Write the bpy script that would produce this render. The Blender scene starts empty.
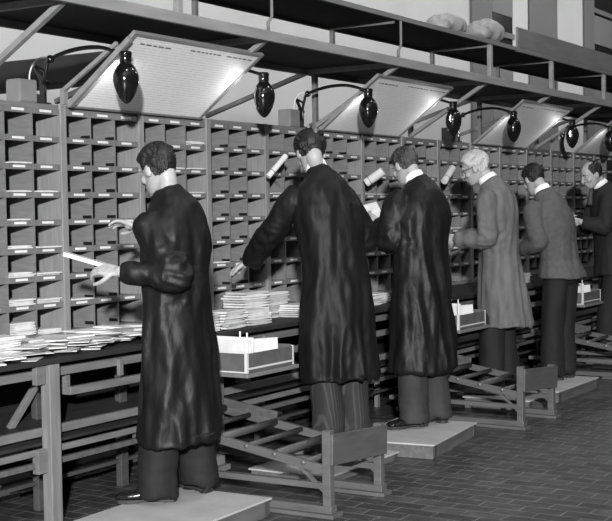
import bpy, bmesh, math, random
from mathutils import Vector, Matrix, noise
random.seed(7)
S = bpy.context.scene
COL = S.collection
V = Vector

# ------------------------------------------------------------------ helpers
def tag(o, label=None, cat=None, group=None, kind=None):
    if label: o['label'] = label
    if cat: o['category'] = cat
    if group: o['group'] = group
    if kind: o['kind'] = kind
    return o

def empty(name, loc=(0, 0, 0), label=None, cat=None, group=None, rz=0.0):
    o = bpy.data.objects.new(name, None)
    COL.objects.link(o)
    o.location = loc
    o.rotation_euler.z = rz
    o.empty_display_size = .05
    return tag(o, label, cat, group)

def basis(p, q, up=(0, 0, 1)):
    d = (V(q) - V(p)).normalized()
    u = V(up)
    if abs(d.dot(u)) > .98: u = V((0, 1, 0))
    s = d.cross(u).normalized()
    return d, s, s.cross(d).normalized()

class MB:
    def __init__(self): self.bm = bmesh.new()
    def hexa(self, pts):
        v = [self.bm.verts.new(p) for p in pts]
        for f in ((0, 3, 2, 1), (4, 5, 6, 7), (0, 1, 5, 4), (1, 2, 6, 5), (2, 3, 7, 6), (3, 0, 4, 7)):
            self.bm.faces.new([v[i] for i in f])
        return self
    def box(self, x0, x1, y0, y1, z0, z1):
        if x0 > x1: x0, x1 = x1, x0
        if y0 > y1: y0, y1 = y1, y0
        if z0 > z1: z0, z1 = z1, z0
        return self.hexa([(x0, y0, z0), (x1, y0, z0), (x1, y1, z0), (x0, y1, z0),
                          (x0, y0, z1), (x1, y0, z1), (x1, y1, z1), (x0, y1, z1)])
    def beam(self, p, q, w, h, up=(0, 0, 1)):
        d, s, u = basis(p, q, up)
        a, b = V(p), V(q)
        s = s * w / 2; u = u * h / 2
        return self.hexa([a - s - u, a + s - u, b + s - u, b - s - u, a - s + u, a + s + u, b + s + u, b - s + u])
    def rings(self, rings, cap=True):
        R = [[self.bm.verts.new(p) for p in r] for r in rings]
        n = len(R[0])
        for a, b in zip(R, R[1:]):
            for i in range(n):
                self.bm.faces.new((a[i], a[(i + 1) % n], b[(i + 1) % n], b[i]))
        if cap:
            self.bm.faces.new(list(reversed(R[0])))
            self.bm.faces.new(R[-1])
        return self
    def tube(self, pts, rad, n=12, cap=True, smooth=True, rounded=False):
        pts = [V(p) for p in pts]
        if not hasattr(rad, '__len__'): rad = [rad] * len(pts)
        rad = list(rad)
        if smooth and len(pts) > 2:
            P2, R2 = [], []
            m = 5
            for i in range(len(pts) - 1):
                p0 = pts[max(i - 1, 0)]; p1 = pts[i]; p2 = pts[i + 1]; p3 = pts[min(i + 2, len(pts) - 1)]
                for k in range(m):
                    t = k / m
                    P2.append(.5 * ((2 * p1) + (p2 - p0) * t + (2 * p0 - 5 * p1 + 4 * p2 - p3) * t * t + (3 * p1 - p0 - 3 * p2 + p3) * t ** 3))
                    R2.append(rad[i] * (1 - t) + rad[i + 1] * t)
            P2.append(pts[-1]); R2.append(rad[-1])
            pts, rad = P2, R2
        if rounded:
            d0 = (pts[0] - pts[1]).normalized(); d1 = (pts[-1] - pts[-2]).normalized()
            a, b = pts[0], pts[-1]; ra, rb = rad[0], rad[-1]
            pre = [(a + d0 * ra * math.sin(t), ra * math.cos(t)) for t in (1.35, 1.0, .6, .3)]
            post = [(b + d1 * rb * math.sin(t), rb * math.cos(t)) for t in (.3, .6, 1.0, 1.35)]
            pts = [p for p, _ in pre] + pts + [p for p, _ in post]
            rad = [r for _, r in pre] + rad + [r for _, r in post]
        T = []
        for i in range(len(pts)):
            T.append((pts[min(i + 1, len(pts) - 1)] - pts[max(i - 1, 0)]).normalized())
        u = T[0].orthogonal().normalized()
        out = []
        for p, t, r in zip(pts, T, rad):
            u = (u - t * u.dot(t))
            if u.length < 1e-6: u = t.orthogonal()
            u.normalize(); w = t.cross(u)
            out.append([p + (u * math.cos(a) + w * math.sin(a)) * r for a in [2 * math.pi * k / n for k in range(n)]])
        return self.rings(out, cap)
    def ell(self, c, r, M=None, seg=20, rg=12):
        m = Matrix.Translation(V(c)) @ Matrix.Diagonal((r[0], r[1], r[2], 1))
        if M is not None: m = M @ m
        rr = []
        for j in range(rg + 1):
            a = math.pi * j / rg; s_, c_ = max(math.sin(a), .02), math.cos(a)
            rr.append([m @ V((s_ * math.cos(2 * math.pi * k / seg), s_ * math.sin(2 * math.pi * k / seg), c_)) for k in range(seg)])
        return self.rings(rr)
    def lathe(self, prof, c=(0, 0, 0), n=28, axis=None):
        c = V(c)
        M = Matrix.Identity(3)
        if axis is not None: M = V((0, 0, 1)).rotation_difference(V(axis)).to_matrix()
        rr = []
        for r, z in prof:
            r = max(r, 1e-4)
            rr.append([c + M @ V((r * math.cos(2 * math.pi * k / n), r * math.sin(2 * math.pi * k / n), z)) for k in range(n)])
        return self.rings(rr)
    def build(self, name, m, parent=None, bevel=0.0, smooth=False):
        me = bpy.data.meshes.new(name)
        bmesh.ops.recalc_face_normals(self.bm, faces=self.bm.faces[:])
        self.bm.to_mesh(me); self.bm.free()
        return link(name, me, m, parent, bevel, smooth)

def link(name, me, m, parent=None, bevel=0.0, smooth=False):
    o = bpy.data.objects.new(name, me)
    COL.objects.link(o)
    if m and not me.materials: me.materials.append(m)
    if smooth:
        me.polygons.foreach_set('use_smooth', [True] * len(me.polygons))
    if bevel:
        b = o.modifiers.new('bevel', 'BEVEL'); b.width = bevel; b.segments = 2; b.limit_method = 'ANGLE'
    if parent: o.parent = parent
    return o

def remesh(mb, voxel, it=3, fac=.5):
    me = bpy.data.meshes.new('tmp')
    bmesh.ops.recalc_face_normals(mb.bm, faces=mb.bm.faces[:])
    mb.bm.to_mesh(me); mb.bm.free()
    o = bpy.data.objects.new('tmp', me); COL.objects.link(o)
    r = o.modifiers.new('r', 'REMESH'); r.mode = 'VOXEL'; r.voxel_size = voxel; r.adaptivity = 0
    if it:
        s = o.modifiers.new('s', 'SMOOTH'); s.iterations = it; s.factor = fac
    dg = bpy.context.evaluated_depsgraph_get(); dg.update()
    out = bpy.data.meshes.new_from_object(o.evaluated_get(dg))
    bpy.data.objects.remove(o); bpy.data.meshes.remove(me)
    out.materials.clear()
    return out

def copy_tree(o, loc=None, dx=0.0, label=None, group=None):
    kids = {}
    for c in bpy.data.objects:
        if c.parent: kids.setdefault(c.parent.name, []).append(c)
    def rec(s, par):
        c = s.copy(); COL.objects.link(c)
        if par: c.parent = par
        for k in kids.get(s.name, []): rec(k, c)
        return c
    r = rec(o, None)
    if loc is not None: r.location = loc
    r.location.x += dx
    if label: r['label'] = label
    if group: r['group'] = group
    return r

# ------------------------------------------------------------------ materials
def mat(name, g, rough=.6, spec=.5, var=0.0, scale=6.0, stretch=(1, 1, 1), bump=0.0, bscale=40.0, bstretch=None, coat=0.0, metal=0.0, sheen=0.0):
    m = bpy.data.materials.new(name); m.use_nodes = True
    nt = m.node_tree; N = nt.nodes; L = nt.links
    b = N['Principled BSDF']
    c = (g, g, g, 1) if not hasattr(g, '__len__') else (*g, 1)
    b.inputs['Base Color'].default_value = c
    b.inputs['Roughness'].default_value = rough
    b.inputs['Specular IOR Level'].default_value = spec
    b.inputs['Metallic'].default_value = metal
    b.inputs['Coat Weight'].default_value = coat
    if sheen: b.inputs['Sheen Weight'].default_value = sheen
    tc = N.new('ShaderNodeTexCoord')
    if var:
        mp = N.new('ShaderNodeMapping'); mp.inputs['Scale'].default_value = stretch
        L.new(tc.outputs['Object'], mp.inputs['Vector'])
        no = N.new('ShaderNodeTexNoise'); no.inputs['Scale'].default_value = scale; no.inputs['Detail'].default_value = 6
        L.new(mp.outputs[0], no.inputs['Vector'])
        cr = N.new('ShaderNodeValToRGB')
        lo, hi = c[0] * (1 - var), c[0] * (1 + var)
        cr.color_ramp.elements[0].position = .3; cr.color_ramp.elements[0].color = (lo, lo, lo, 1)
        cr.color_ramp.elements[1].position = .7; cr.color_ramp.elements[1].color = (hi, hi, hi, 1)
        L.new(no.outputs[0], cr.inputs[0]); L.new(cr.outputs[0], b.inputs['Base Color'])
    if bump:
        mp = N.new('ShaderNodeMapping'); mp.inputs['Scale'].default_value = bstretch or stretch
        L.new(tc.outputs['Object'], mp.inputs['Vector'])
        no = N.new('ShaderNodeTexNoise'); no.inputs['Scale'].default_value = bscale; no.inputs['Detail'].default_value = 4
        L.new(mp.outputs[0], no.inputs['Vector'])
        bp = N.new('ShaderNodeBump'); bp.inputs['Strength'].default_value = bump; bp.inputs['Distance'].default_value = .012
        L.new(no.outputs[0], bp.inputs['Height']); L.new(bp.outputs[0], b.inputs['Normal'])
    return m

M = {}
M['rack'] = mat('rack wood', .15, .5, .4, .15, 9, (1, 1, 6), .05, 30, (1, 1, 8))
M['rail'] = mat('rack rail wood', .14, .45, .4, .15, 9, (6, 1, 1))
M['post'] = mat('rack post wood', .20, .45, .4, .15, 9, (6, 6, .6))
M['card'] = mat('label card', .62, .6, .3, .06, 40)
M['clip'] = mat('dark clip', .008, .5, .3)
M['wood'] = mat('light worn wood', .13, .5, .4, .2, 7, (.6, 4, 4), .1, 30)
M['wood_y'] = mat('worn wood', .085, .5, .4, .2, 7, (4, .6, 4), .1, 30)
M['rest'] = mat('rest wood', .075, .5, .4, .2, 7, (.6, 4, 4), .1, 30)
M['wood_z'] = mat('post wood', .15, .5, .4, .2, 7, (5, 5, .6), .1, 30)
M['darkwood'] = mat('dark wood', .022, .5, .4, .25, 7, (.6, 4, 4))
M['soffit'] = mat('dark board', .022, .7, .2, .2, 5)
M['over'] = mat('overhead wood', .20, .5, .4, .15, 6, (.5, 3, 3))
M['over2'] = mat('overhead grey wood', .13, .5, .4, .15, 6, (.5, 3, 3))
M['wall'] = mat('plaster wall', .33, .9, .2, .05, 1.2)
M['wallw'] = mat('white wall panel', .36, .9, .2, .04, 1.2)
M['pil'] = mat('pilaster grey', .10, .8, .2, .05, 1.2)
M['glass'] = mat('dark window glass', .012, .15, .5)
M['blind'] = mat('window blind', .12, .8, .2)
M['paper'] = mat('envelope paper', .56, .7, .2, .10, 14)
M['paper2'] = mat('manila paper', .40, .7, .2, .10, 14)
M['bakelite'] = mat('black bakelite', .006, .13, .6, coat=.5)
M['steel'] = mat('metal', .18, .55, .5, metal=.8)
M['boxgrey'] = mat('grey painted metal', .17, .6, .3, .1, 10)
M['cord'] = mat('white cord', .6, .7, .2)
M['cover'] = mat('platform linoleum', .35, .6, .3, .1, 8)
M['platform'] = mat('platform side wood', .10, .6, .3, .2, 8, (.6, 4, 4))
M['traycard'] = mat('tray fibre board', .08, .6, .3, .2, 10)
M['trayedge'] = mat('tray metal edge', .5, .4, .5)
M['roller'] = mat('roller wood', .055, .35, .5, .2, 8, (.6, 4, 4))
M['satin'] = mat('black satin coat', .006, .52, .22, .3, 5, (3, 3, .6), .5, 12, (1.6, 1.6, .8))
M['satin2'] = mat('black cotton coat', .0055, .58, .20, .3, 5, (3, 3, .6), .5, 11, (1.6, 1.6, .5))
M['greycoat'] = mat('grey cotton coat', .10, .75, .3, .12, 8, (3, 3, 1), .25, 22, (1.5, 1.5, .5))
M['jacket'] = mat('grey wool jacket', .075, .85, .2, .15, 30, (1, 1, 1), .2, 120, (1, 1, 1))
M['suit'] = mat('black wool suit', .012, .8, .3, .2, 20, (1, 1, 1), .2, 60, (1, 1, 1))
M['trouser'] = mat('dark trousers', .010, .8, .3, .2, 10, (2, 2, .5), .3, 18, (1.5, 1.5, .5))
M['trouser_m'] = mat('brown trousers', .028, .8, .3, .2, 10, (2, 2, .5), .3, 18, (1.5, 1.5, .5))
M['shirt'] = mat('white shirt', .75, .7, .2)
M['shoe'] = mat('black shoe leather', .008, .18, .6, coat=.3)
M['sole'] = mat('shoe sole', .03, .6, .3)
M['skin'] = mat('skin', .30, .5, .4, .06, 30)
M['eye'] = mat('eye', .3, .2, .5)
M['hair_dark'] = mat('dark hair', .010, .52, .3, .5, 10, (6, 1, 1), .3, 50, (8, 1, 2))
M['hair_brown'] = mat('brown hair', .03, .45, .5, .5, 10, (6, 1, 1), .6, 50, (8, 1, 2))
M['hair_grey'] = mat('grey hair', .38, .6, .4, .3, 12, (6, 1, 2), .6, 50, (8, 1, 2))
M['wire'] = mat('glasses rim', .02, .3, .5)

def stripe_mat():
    m = bpy.data.materials.new('pinstriped trousers'); m.use_nodes = True
    N = m.node_tree.nodes; L = m.node_tree.links; b = N['Principled BSDF']
    tc = N.new('ShaderNodeTexCoord'); w = N.new('ShaderNodeTexWave'); w.wave_type = 'BANDS'; w.bands_direction = 'X'
    w.inputs['Scale'].default_value = 18; w.inputs['Distortion'].default_value = 0; w.inputs['Detail Scale'].default_value = .3
    L.new(tc.outputs['Object'], w.inputs['Vector'])
    cr = N.new('ShaderNodeValToRGB')
    cr.color_ramp.elements[0].position = .75; cr.color_ramp.elements[0].color = (.012, .012, .012, 1)
    cr.color_ramp.elements[1].position = .99; cr.color_ramp.elements[1].color = (.035, .035, .035, 1)
    L.new(w.outputs['Fac'], cr.inputs[0]); L.new(cr.outputs[0], b.inputs['Base Color'])
    b.inputs['Roughness'].default_value = .8
    return m
M['stripe'] = stripe_mat()

def floor_mat():
    m = bpy.data.materials.new('brick pavers'); m.use_nodes = True
    N = m.node_tree.nodes; L = m.node_tree.links; b = N['Principled BSDF']
    tc = N.new('ShaderNodeTexCoord'); mp = N.new('ShaderNodeMapping')
    mp.inputs['Rotation'].default_value = (0, 0, math.radians(90))
    L.new(tc.outputs['Object'], mp.inputs['Vector'])
    no = N.new('ShaderNodeTexNoise'); no.inputs['Scale'].default_value = 6; no.inputs['Detail'].default_value = 3
    L.new(tc.outputs['Object'], no.inputs['Vector'])
    mx = N.new('ShaderNodeMix'); mx.data_type = 'VECTOR'; mx.inputs['Factor'].default_value = .018
    L.new(mp.outputs[0], mx.inputs['A']); L.new(no.outputs['Color'], mx.inputs['B'])
    br = N.new('ShaderNodeTexBrick'); br.inputs['Scale'].default_value = 1
    br.inputs['Brick Width'].default_value = .21; br.inputs['Row Height'].default_value = .105
    br.inputs['Mortar Size'].default_value = .004; br.inputs['Mortar Smooth'].default_value = .3
    br.inputs['Color1'].default_value = (.028, .028, .028, 1); br.inputs['Color2'].default_value = (.055, .055, .055, 1)
    br.inputs['Mortar'].default_value = (.14, .14, .14, 1)
    L.new(mx.outputs['Result'], br.inputs['Vector'])
    n2 = N.new('ShaderNodeTexNoise'); n2.inputs['Scale'].default_value = 9; n2.inputs['Detail'].default_value = 6
    L.new(tc.outputs['Object'], n2.inputs['Vector'])
    m2 = N.new('ShaderNodeMix'); m2.data_type = 'RGBA'; m2.blend_type = 'MULTIPLY'; m2.inputs['Factor'].default_value = .7
    cr = N.new('ShaderNodeValToRGB')
    cr.color_ramp.elements[0].position = .35; cr.color_ramp.elements[0].color = (.55, .55, .55, 1)
    cr.color_ramp.elements[1].position = .7; cr.color_ramp.elements[1].color = (1.5, 1.5, 1.5, 1)
    L.new(n2.outputs[0], cr.inputs[0]); L.new(br.outputs['Color'], m2.inputs['A']); L.new(cr.outputs[0], m2.inputs['B'])
    L.new(m2.outputs['Result'], b.inputs['Base Color'])
    bp = N.new('ShaderNodeBump'); bp.inputs['Strength'].default_value = .5; bp.inputs['Distance'].default_value = .004; bp.invert = True
    L.new(br.outputs['Fac'], bp.inputs['Height'])
    b2 = N.new('ShaderNodeBump'); b2.inputs['Strength'].default_value = .35; b2.inputs['Distance'].default_value = .01
    L.new(n2.outputs[0], b2.inputs['Height']); L.new(bp.outputs[0], b2.inputs['Normal']); L.new(b2.outputs[0], b.inputs['Normal'])
    b.inputs['Roughness'].default_value = .42
    return m

def chart_mat():
    # printed routing list: faint columns of text lines on white paper
    m = bpy.data.materials.new('printed routing chart'); m.use_nodes = True
    N = m.node_tree.nodes; L = m.node_tree.links; b = N['Principled BSDF']
    tc = N.new('ShaderNodeTexCoord')
    mp = N.new('ShaderNodeMapping'); mp.inputs['Scale'].default_value = (1, 1, 1)
    L.new(tc.outputs['Generated'], mp.inputs['Vector'])
    w = N.new('ShaderNodeTexWave'); w.bands_direction = 'Z'; w.inputs['Scale'].default_value = 9
    L.new(mp.outputs[0], w.inputs['Vector'])
    n = N.new('ShaderNodeTexNoise'); n.inputs['Scale'].default_value = 40; n.inputs['Detail'].default_value = 2
    L.new(mp.outputs[0], n.inputs['Vector'])
    mu = N.new('ShaderNodeMath'); mu.operation = 'MULTIPLY'
    L.new(w.outputs['Fac'], mu.inputs[0]); L.new(n.outputs[0], mu.inputs[1])
    cr = N.new('ShaderNodeValToRGB')
    cr.color_ramp.elements[0].position = .25; cr.color_ramp.elements[0].color = (.80, .80, .80, 1)
    cr.color_ramp.elements[1].position = .62; cr.color_ramp.elements[1].color = (.62, .62, .62, 1)
    L.new(mu.outputs[0], cr.inputs[0]); L.new(cr.outputs[0], b.inputs['Base Color'])
    b.inputs['Roughness'].default_value = .6
    return m
M['chart'] = chart_mat()

def emit(name, s):
    m = bpy.data.materials.new(name); m.use_nodes = True
    b = m.node_tree.nodes['Principled BSDF']
    b.inputs['Emission Color'].default_value = (1, 1, 1, 1); b.inputs['Emission Strength'].default_value = s
    return m
M['bulb'] = emit('lit bulb', 6)

# ------------------------------------------------------------------ camera
YAW, PIT, ROLL = math.radians(32.2), math.radians(-2.2), math.radians(.9)
F = V((math.cos(YAW) * math.cos(PIT), math.sin(YAW) * math.cos(PIT), math.sin(PIT)))
R_ = V((math.sin(YAW), -math.cos(YAW), 0)); U_ = R_.cross(F)
R2 = R_ * math.cos(ROLL) - U_ * math.sin(ROLL); U2 = R_ * math.sin(ROLL) + U_ * math.cos(ROLL)
cam = bpy.data.cameras.new('camera'); co = bpy.data.objects.new('camera', cam); COL.objects.link(co)
cam.sensor_width = 36; cam.lens = 1250 / 612 * 36; cam.clip_end = 200
mw = Matrix((R2, U2, -F)).transposed().to_4x4(); mw.translation = (0, 0, 1.47)
co.matrix_world = mw
S.camera = co

# ------------------------------------------------------------------ setting
fl = MB().box(-6, 40, -6, 9, -.1, 0).build('floor', floor_mat()); tag(fl, kind='structure')
wb = MB()
WX = [-6, 19.64, 20.47, 21.46, 22.18, 23.62, 25.17, 25.78, 40]
wb.box(-6, 40, 9.0, 9.2, 0, 6.5)
tag(wb.build('wall_back', M['wall']), kind='structure')
for i, (a, b_, d, m) in enumerate(((19.64, 20.47, .05, 'pil'), (22.18, 23.62, .06, 'pil'), (21.46, 22.18, .02, 'wallw'), (23.62, 25.17, .02, 'wallw'), (25.17, 25.78, .06, 'pil'))):  # flat strips alternating grey and white along the wall
    o = MB().box(a, b_, 9.0 - d, 9.0, 0, 6.5).build('trim_%d' % (i + 1), M[m]); tag(o, kind='structure')
for i, (a, b_) in enumerate(((20.47, 21.46), (25.78, 28.5))):
    w = empty('window_%d' % (i + 1), (0, 0, 0)); tag(w, kind='structure')
    MB().box(a, b_, 8.985, 9.0, 1.0, 6.5).build('pane', M['glass'], w)
    f = MB()
    for z in (1.0, 3.0, 4.55, 5.6): f.box(a, b_, 8.94, 8.985, z, z + .10)
    f.build('window_frame', M['pil'], w)
    bl = MB()
    bl.box(a + .04, b_ - .04, 8.96, 8.98, 4.95, 5.55); bl.box(a + .04, b_ - .04, 8.96, 8.98, 3.1, 4.2)
    bl.build('blind', M['blind'], w)
ce = MB().box(-6, 40, -6, 9.2, 6.5, 6.6).build('ceiling', M['wall']); tag(ce, kind='structure')

# ------------------------------------------------------------------ pigeonhole units
X0, PX, YW, RD = 5.181, .6735, 4.85, .28
ZT, RP = 2.045, .152
def rack_unit(clips):
    root = empty('pigeonhole_unit', (0, 0, 0))
    c = MB()
    c.box(-.024, .024, YW - .012, YW + RD, .80, 2.085)
    c.build('post', M['post'], root, .004)
    c = MB(); c.box(-.024, PX - .024, YW + RD - .012, YW + RD, .80, 2.085)
    c.box(.024, PX - .024, YW, YW + RD, .80, .826)
    c.box(.024, PX - .024, YW + .002, YW + RD, 2.062, 2.085)
    c.build('case', M['rack'], root)
    cw = (PX - .048) / 3
    for k in range(8):
        z = ZT - k * RP
        s = MB(); s.box(.024, PX - .024, YW - .003, YW + .012, z - .016, z + .016)
        if k: s.box(.024, PX - .024, YW + .012, YW + RD - .012, z + .004, z + .014)
        s.build('shelf', M['rail'], root)
        for j in range(3):
            cx = .024 + cw * (j + .48)
            MB().box(cx - .044, cx + .044, YW - .0055, YW - .003, z - .006, z + .007).build('label_card', M['card'], root)
    for j in (1, 2):
        x = .024 + cw * j
        MB().box(x - .006, x + .006, YW + .001, YW + RD - .012, .826, 2.03).build('divider', M['rack'], root)
    if clips:
        for j in (1, 2):
            x = .024 + cw * j
            for k in range(8):
                z = ZT - (k + 1) * RP + .022
                MB().box(x - .010, x - .006, YW + .001, YW + .065, z - .004, z + .014).build('divider_clip', M['clip'], root)
    return root
rackA = rack_unit(True); rackB = rack_unit(False)
ulab = {-2: 'pigeonhole unit cut off by the left edge of the photo',
        -1: 'pigeonhole unit at far left with letters in its lower holes',
        0: 'pigeonhole unit left of the first man, its right side behind his raised hand',
        1: 'pigeonhole unit behind the head and shoulders of the first man in black',
        2: 'pigeonhole unit between the first and second man in black coats',
        3: 'pigeonhole unit with a thin tilted paper roll, above the second man\'s reaching arm',
        4: 'pigeonhole unit hidden behind the tall second man\'s head and back',
        5: 'pigeonhole unit with the fat paper roll between second and third man',
        6: 'pigeonhole unit behind the head of the third man in black coat',
        7: 'pigeonhole unit with a tilted paper roll before the grey-haired man',
        8: 'pigeonhole unit behind the grey-haired man in the grey coat',
        9: 'pigeonhole unit between grey-haired man and man in short grey jacket',
        10: 'pigeonhole unit behind the head of the man in short grey jacket',
        11: 'pigeonhole unit just left of the balding man\'s face',
        12: 'pigeonhole unit behind the balding man in black suit',
        13: 'pigeonhole unit at the far right edge of the photo'}
first = {True: rackA, False: rackB}
used = {True: False, False: False}
for n in range(-2, 14):
    cl = (n % 2 == 0 and n >= 0)
    if not used[cl]:
        u = first[cl]; used[cl] = True
    else:
        u = copy_tree(first[cl])
    u.location = (X0 + PX * n, 0, 0)
    tag(u, ulab[n], 'pigeonhole rack', 'pigeonhole units along the wall')

def hole(n, col, row):
    """centre x, floor z of a hole; row 0 is the top one"""
    cw = (PX - .048) / 3
    z = ZT - (row + 1) * RP + .0145 if row < 7 else .827
    return X0 + PX * n + .024 + cw * (col + .5), z

def letter(x, y, z, w=.20, d=.12, t=.004, rz=0.0, tilt=0.0, label='', group='', m='paper', name='letter', tx=0.0):
    b = MB()
    # envelope with slightly bowed faces
    n = 5; rows = []
    for i in range(n):
        u = -1 + 2 * i / (n - 1); bow = t * .35 * (1 - u * u)
        rows.append([(u * w / 2, -d / 2, -t / 2 * (1 if abs(u) < 1 else .5)), (u * w / 2, d / 2, -t / 2), (u * w / 2, d / 2, t / 2), (u * w / 2, -d / 2, t / 2 + bow)])
    b.rings(rows)
    o = b.build(name, M[m])
    o.location = (x, y, z + t / 2)
    o.rotation_euler = (tx, tilt, rz)
    tag(o, label, 'letter', group)
    return o

# letters in holes
hl = [(-1, 1, 6, 4), (-1, 2, 6, 3), (-1, 1, 7, 9), (-1, 2, 7, 3), (-1, 2, 5, 2), (-1, 1, 4, 2), (-1, 2, 4, 1), (-1, 1, 3, 1), (-1, 1, 2, 1), (-1, 2, 2, 1), (-1, 1, 1, 1),
      (-1, 2, 5, 2), (-1, 1, 5, 3), (0, 0, 6, 1), (1, 2, 0, 3), (1, 2, 1, 1), (1, 2, 2, 1), (1, 1, 1, 1), (3, 0, 2, 1), (3, 1, 2, 1), (3, 0, 3, 2), (3, 1, 3, 2), (2, 0, 5, 1),
      (5, 0, 2, 1), (5, 1, 2, 1), (5, 2, 5, 3), (7, 1, 2, 1), (7, 1, 4, 2), (8, 2, 1, 1), (9, 0, 3, 1), (9, 1, 4, 2), (11, 0, 2, 1), (11, 1, 3, 2), (11, 2, 4, 1)]
rown = ['top', 'second', 'third', 'fourth', 'fifth', 'sixth', 'seventh', 'bottom']
done = set()
for n, c, r, k in hl:
    if (n, c, r) in done: continue
    done.add((n, c, r))
    x, z = hole(n, c, r)
    lab = 'letter lying in a %s-row hole, column %s from the left, of the %s' % (rown[r], ('one', 'two', 'three')[c], ulab[n].split(' with ')[0].split(' left of')[0][:44])
    for q in range(k):
        letter(x + random.uniform(-.006, .006), YW + .085 + random.uniform(-.01, .02), z, .17, .19, .007, random.uniform(-.05, .05),
               label='letter in %s row, %s column of %s' % (rown[r], ('left', 'middle', 'right')[c],
                     {-1: 'the far left unit', 0: 'the unit left of first man', 1: 'the unit behind first man', 2: 'the unit right of first man',
                      3: 'the unit left of second man', 5: 'the unit right of second man', 7: 'the unit left of grey-haired man',
                      8: 'the unit behind grey-haired man', 9: 'the unit right of grey-haired man', 11: 'the unit left of balding man'}[n]),
               group='letters sorted into the pigeonholes')
        z += .0085

# paper rolls poking out of holes
def roll(p, q, r, label):
    root = empty('paper_roll', p, label, 'paper roll', 'paper rolls sticking out of the pigeonholes')
    a = V((0, 0, 0)); b_ = V(q) - V(p)
    MB().tube([a, b_], r, 20, smooth=False).build('paper_tube', M['paper'], root, smooth=False, bevel=.003)
    d, s, u = basis(a, b_)
    t = MB(); pts = []
    c = a + d * b_.length * .25
    for k in range(17):
        w = 2 * math.pi * k / 16
        pts.append(c + (s * math.cos(w) + u * math.sin(w)) * (r + .002))
    pts += [c - u * (r + .03) + s * .03, c - u * (r + .05), c - u * (r + .04) - s * .05 + d * .02, c - u * (r + .02)]
    t.tube(pts, .0018, 6).build('twine', M['wire'], root)
roll((7.03, 4.72, 1.715), (7.165, 4.66, 1.86), .020, 'thin white paper roll tilted in the hole left of the second man\'s head')
roll((8.465, 4.77, 1.691), (8.504, 4.64, 1.781), .034, 'fat white paper roll sticking out between second and third man')
roll((9.66, 4.68, 1.715), (9.83, 4.68, 1.835), .030, 'paper roll tilted in the rack between third and grey-haired man')

# things on top of the rack
M2 = 2.655
lampsA = [5.19 + M2 * k for k in range(4)]
tops = ['at far left', 'above the second man', 'above the grey-haired man', 'above the balding man']
for k in range(4):
    x = 4.86 + M2 * k
    root = empty('junction_box', (x, 4.9, 2.085), 'grey metal junction box on top of the rack ' + tops[k], 'junction box', 'junction boxes on the rack')
    MB().box(0, .13, -.05, .05, 0, .125).build('box_body', M['boxgrey'], root, .004)
    MB().box(.005, .125, -.056, -.05, .006, .119).build('box_cover', M['boxgrey'], root, .002)
    b = MB(); 
    for i in range(5): b.box(.14 + i * .012, .146 + i * .012, -.045, .045, 0, .05)
    b.box(.135, .20, -.03, .03, 0, .03)
    b.build('terminal_block', M['darkwood'], root)

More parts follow.
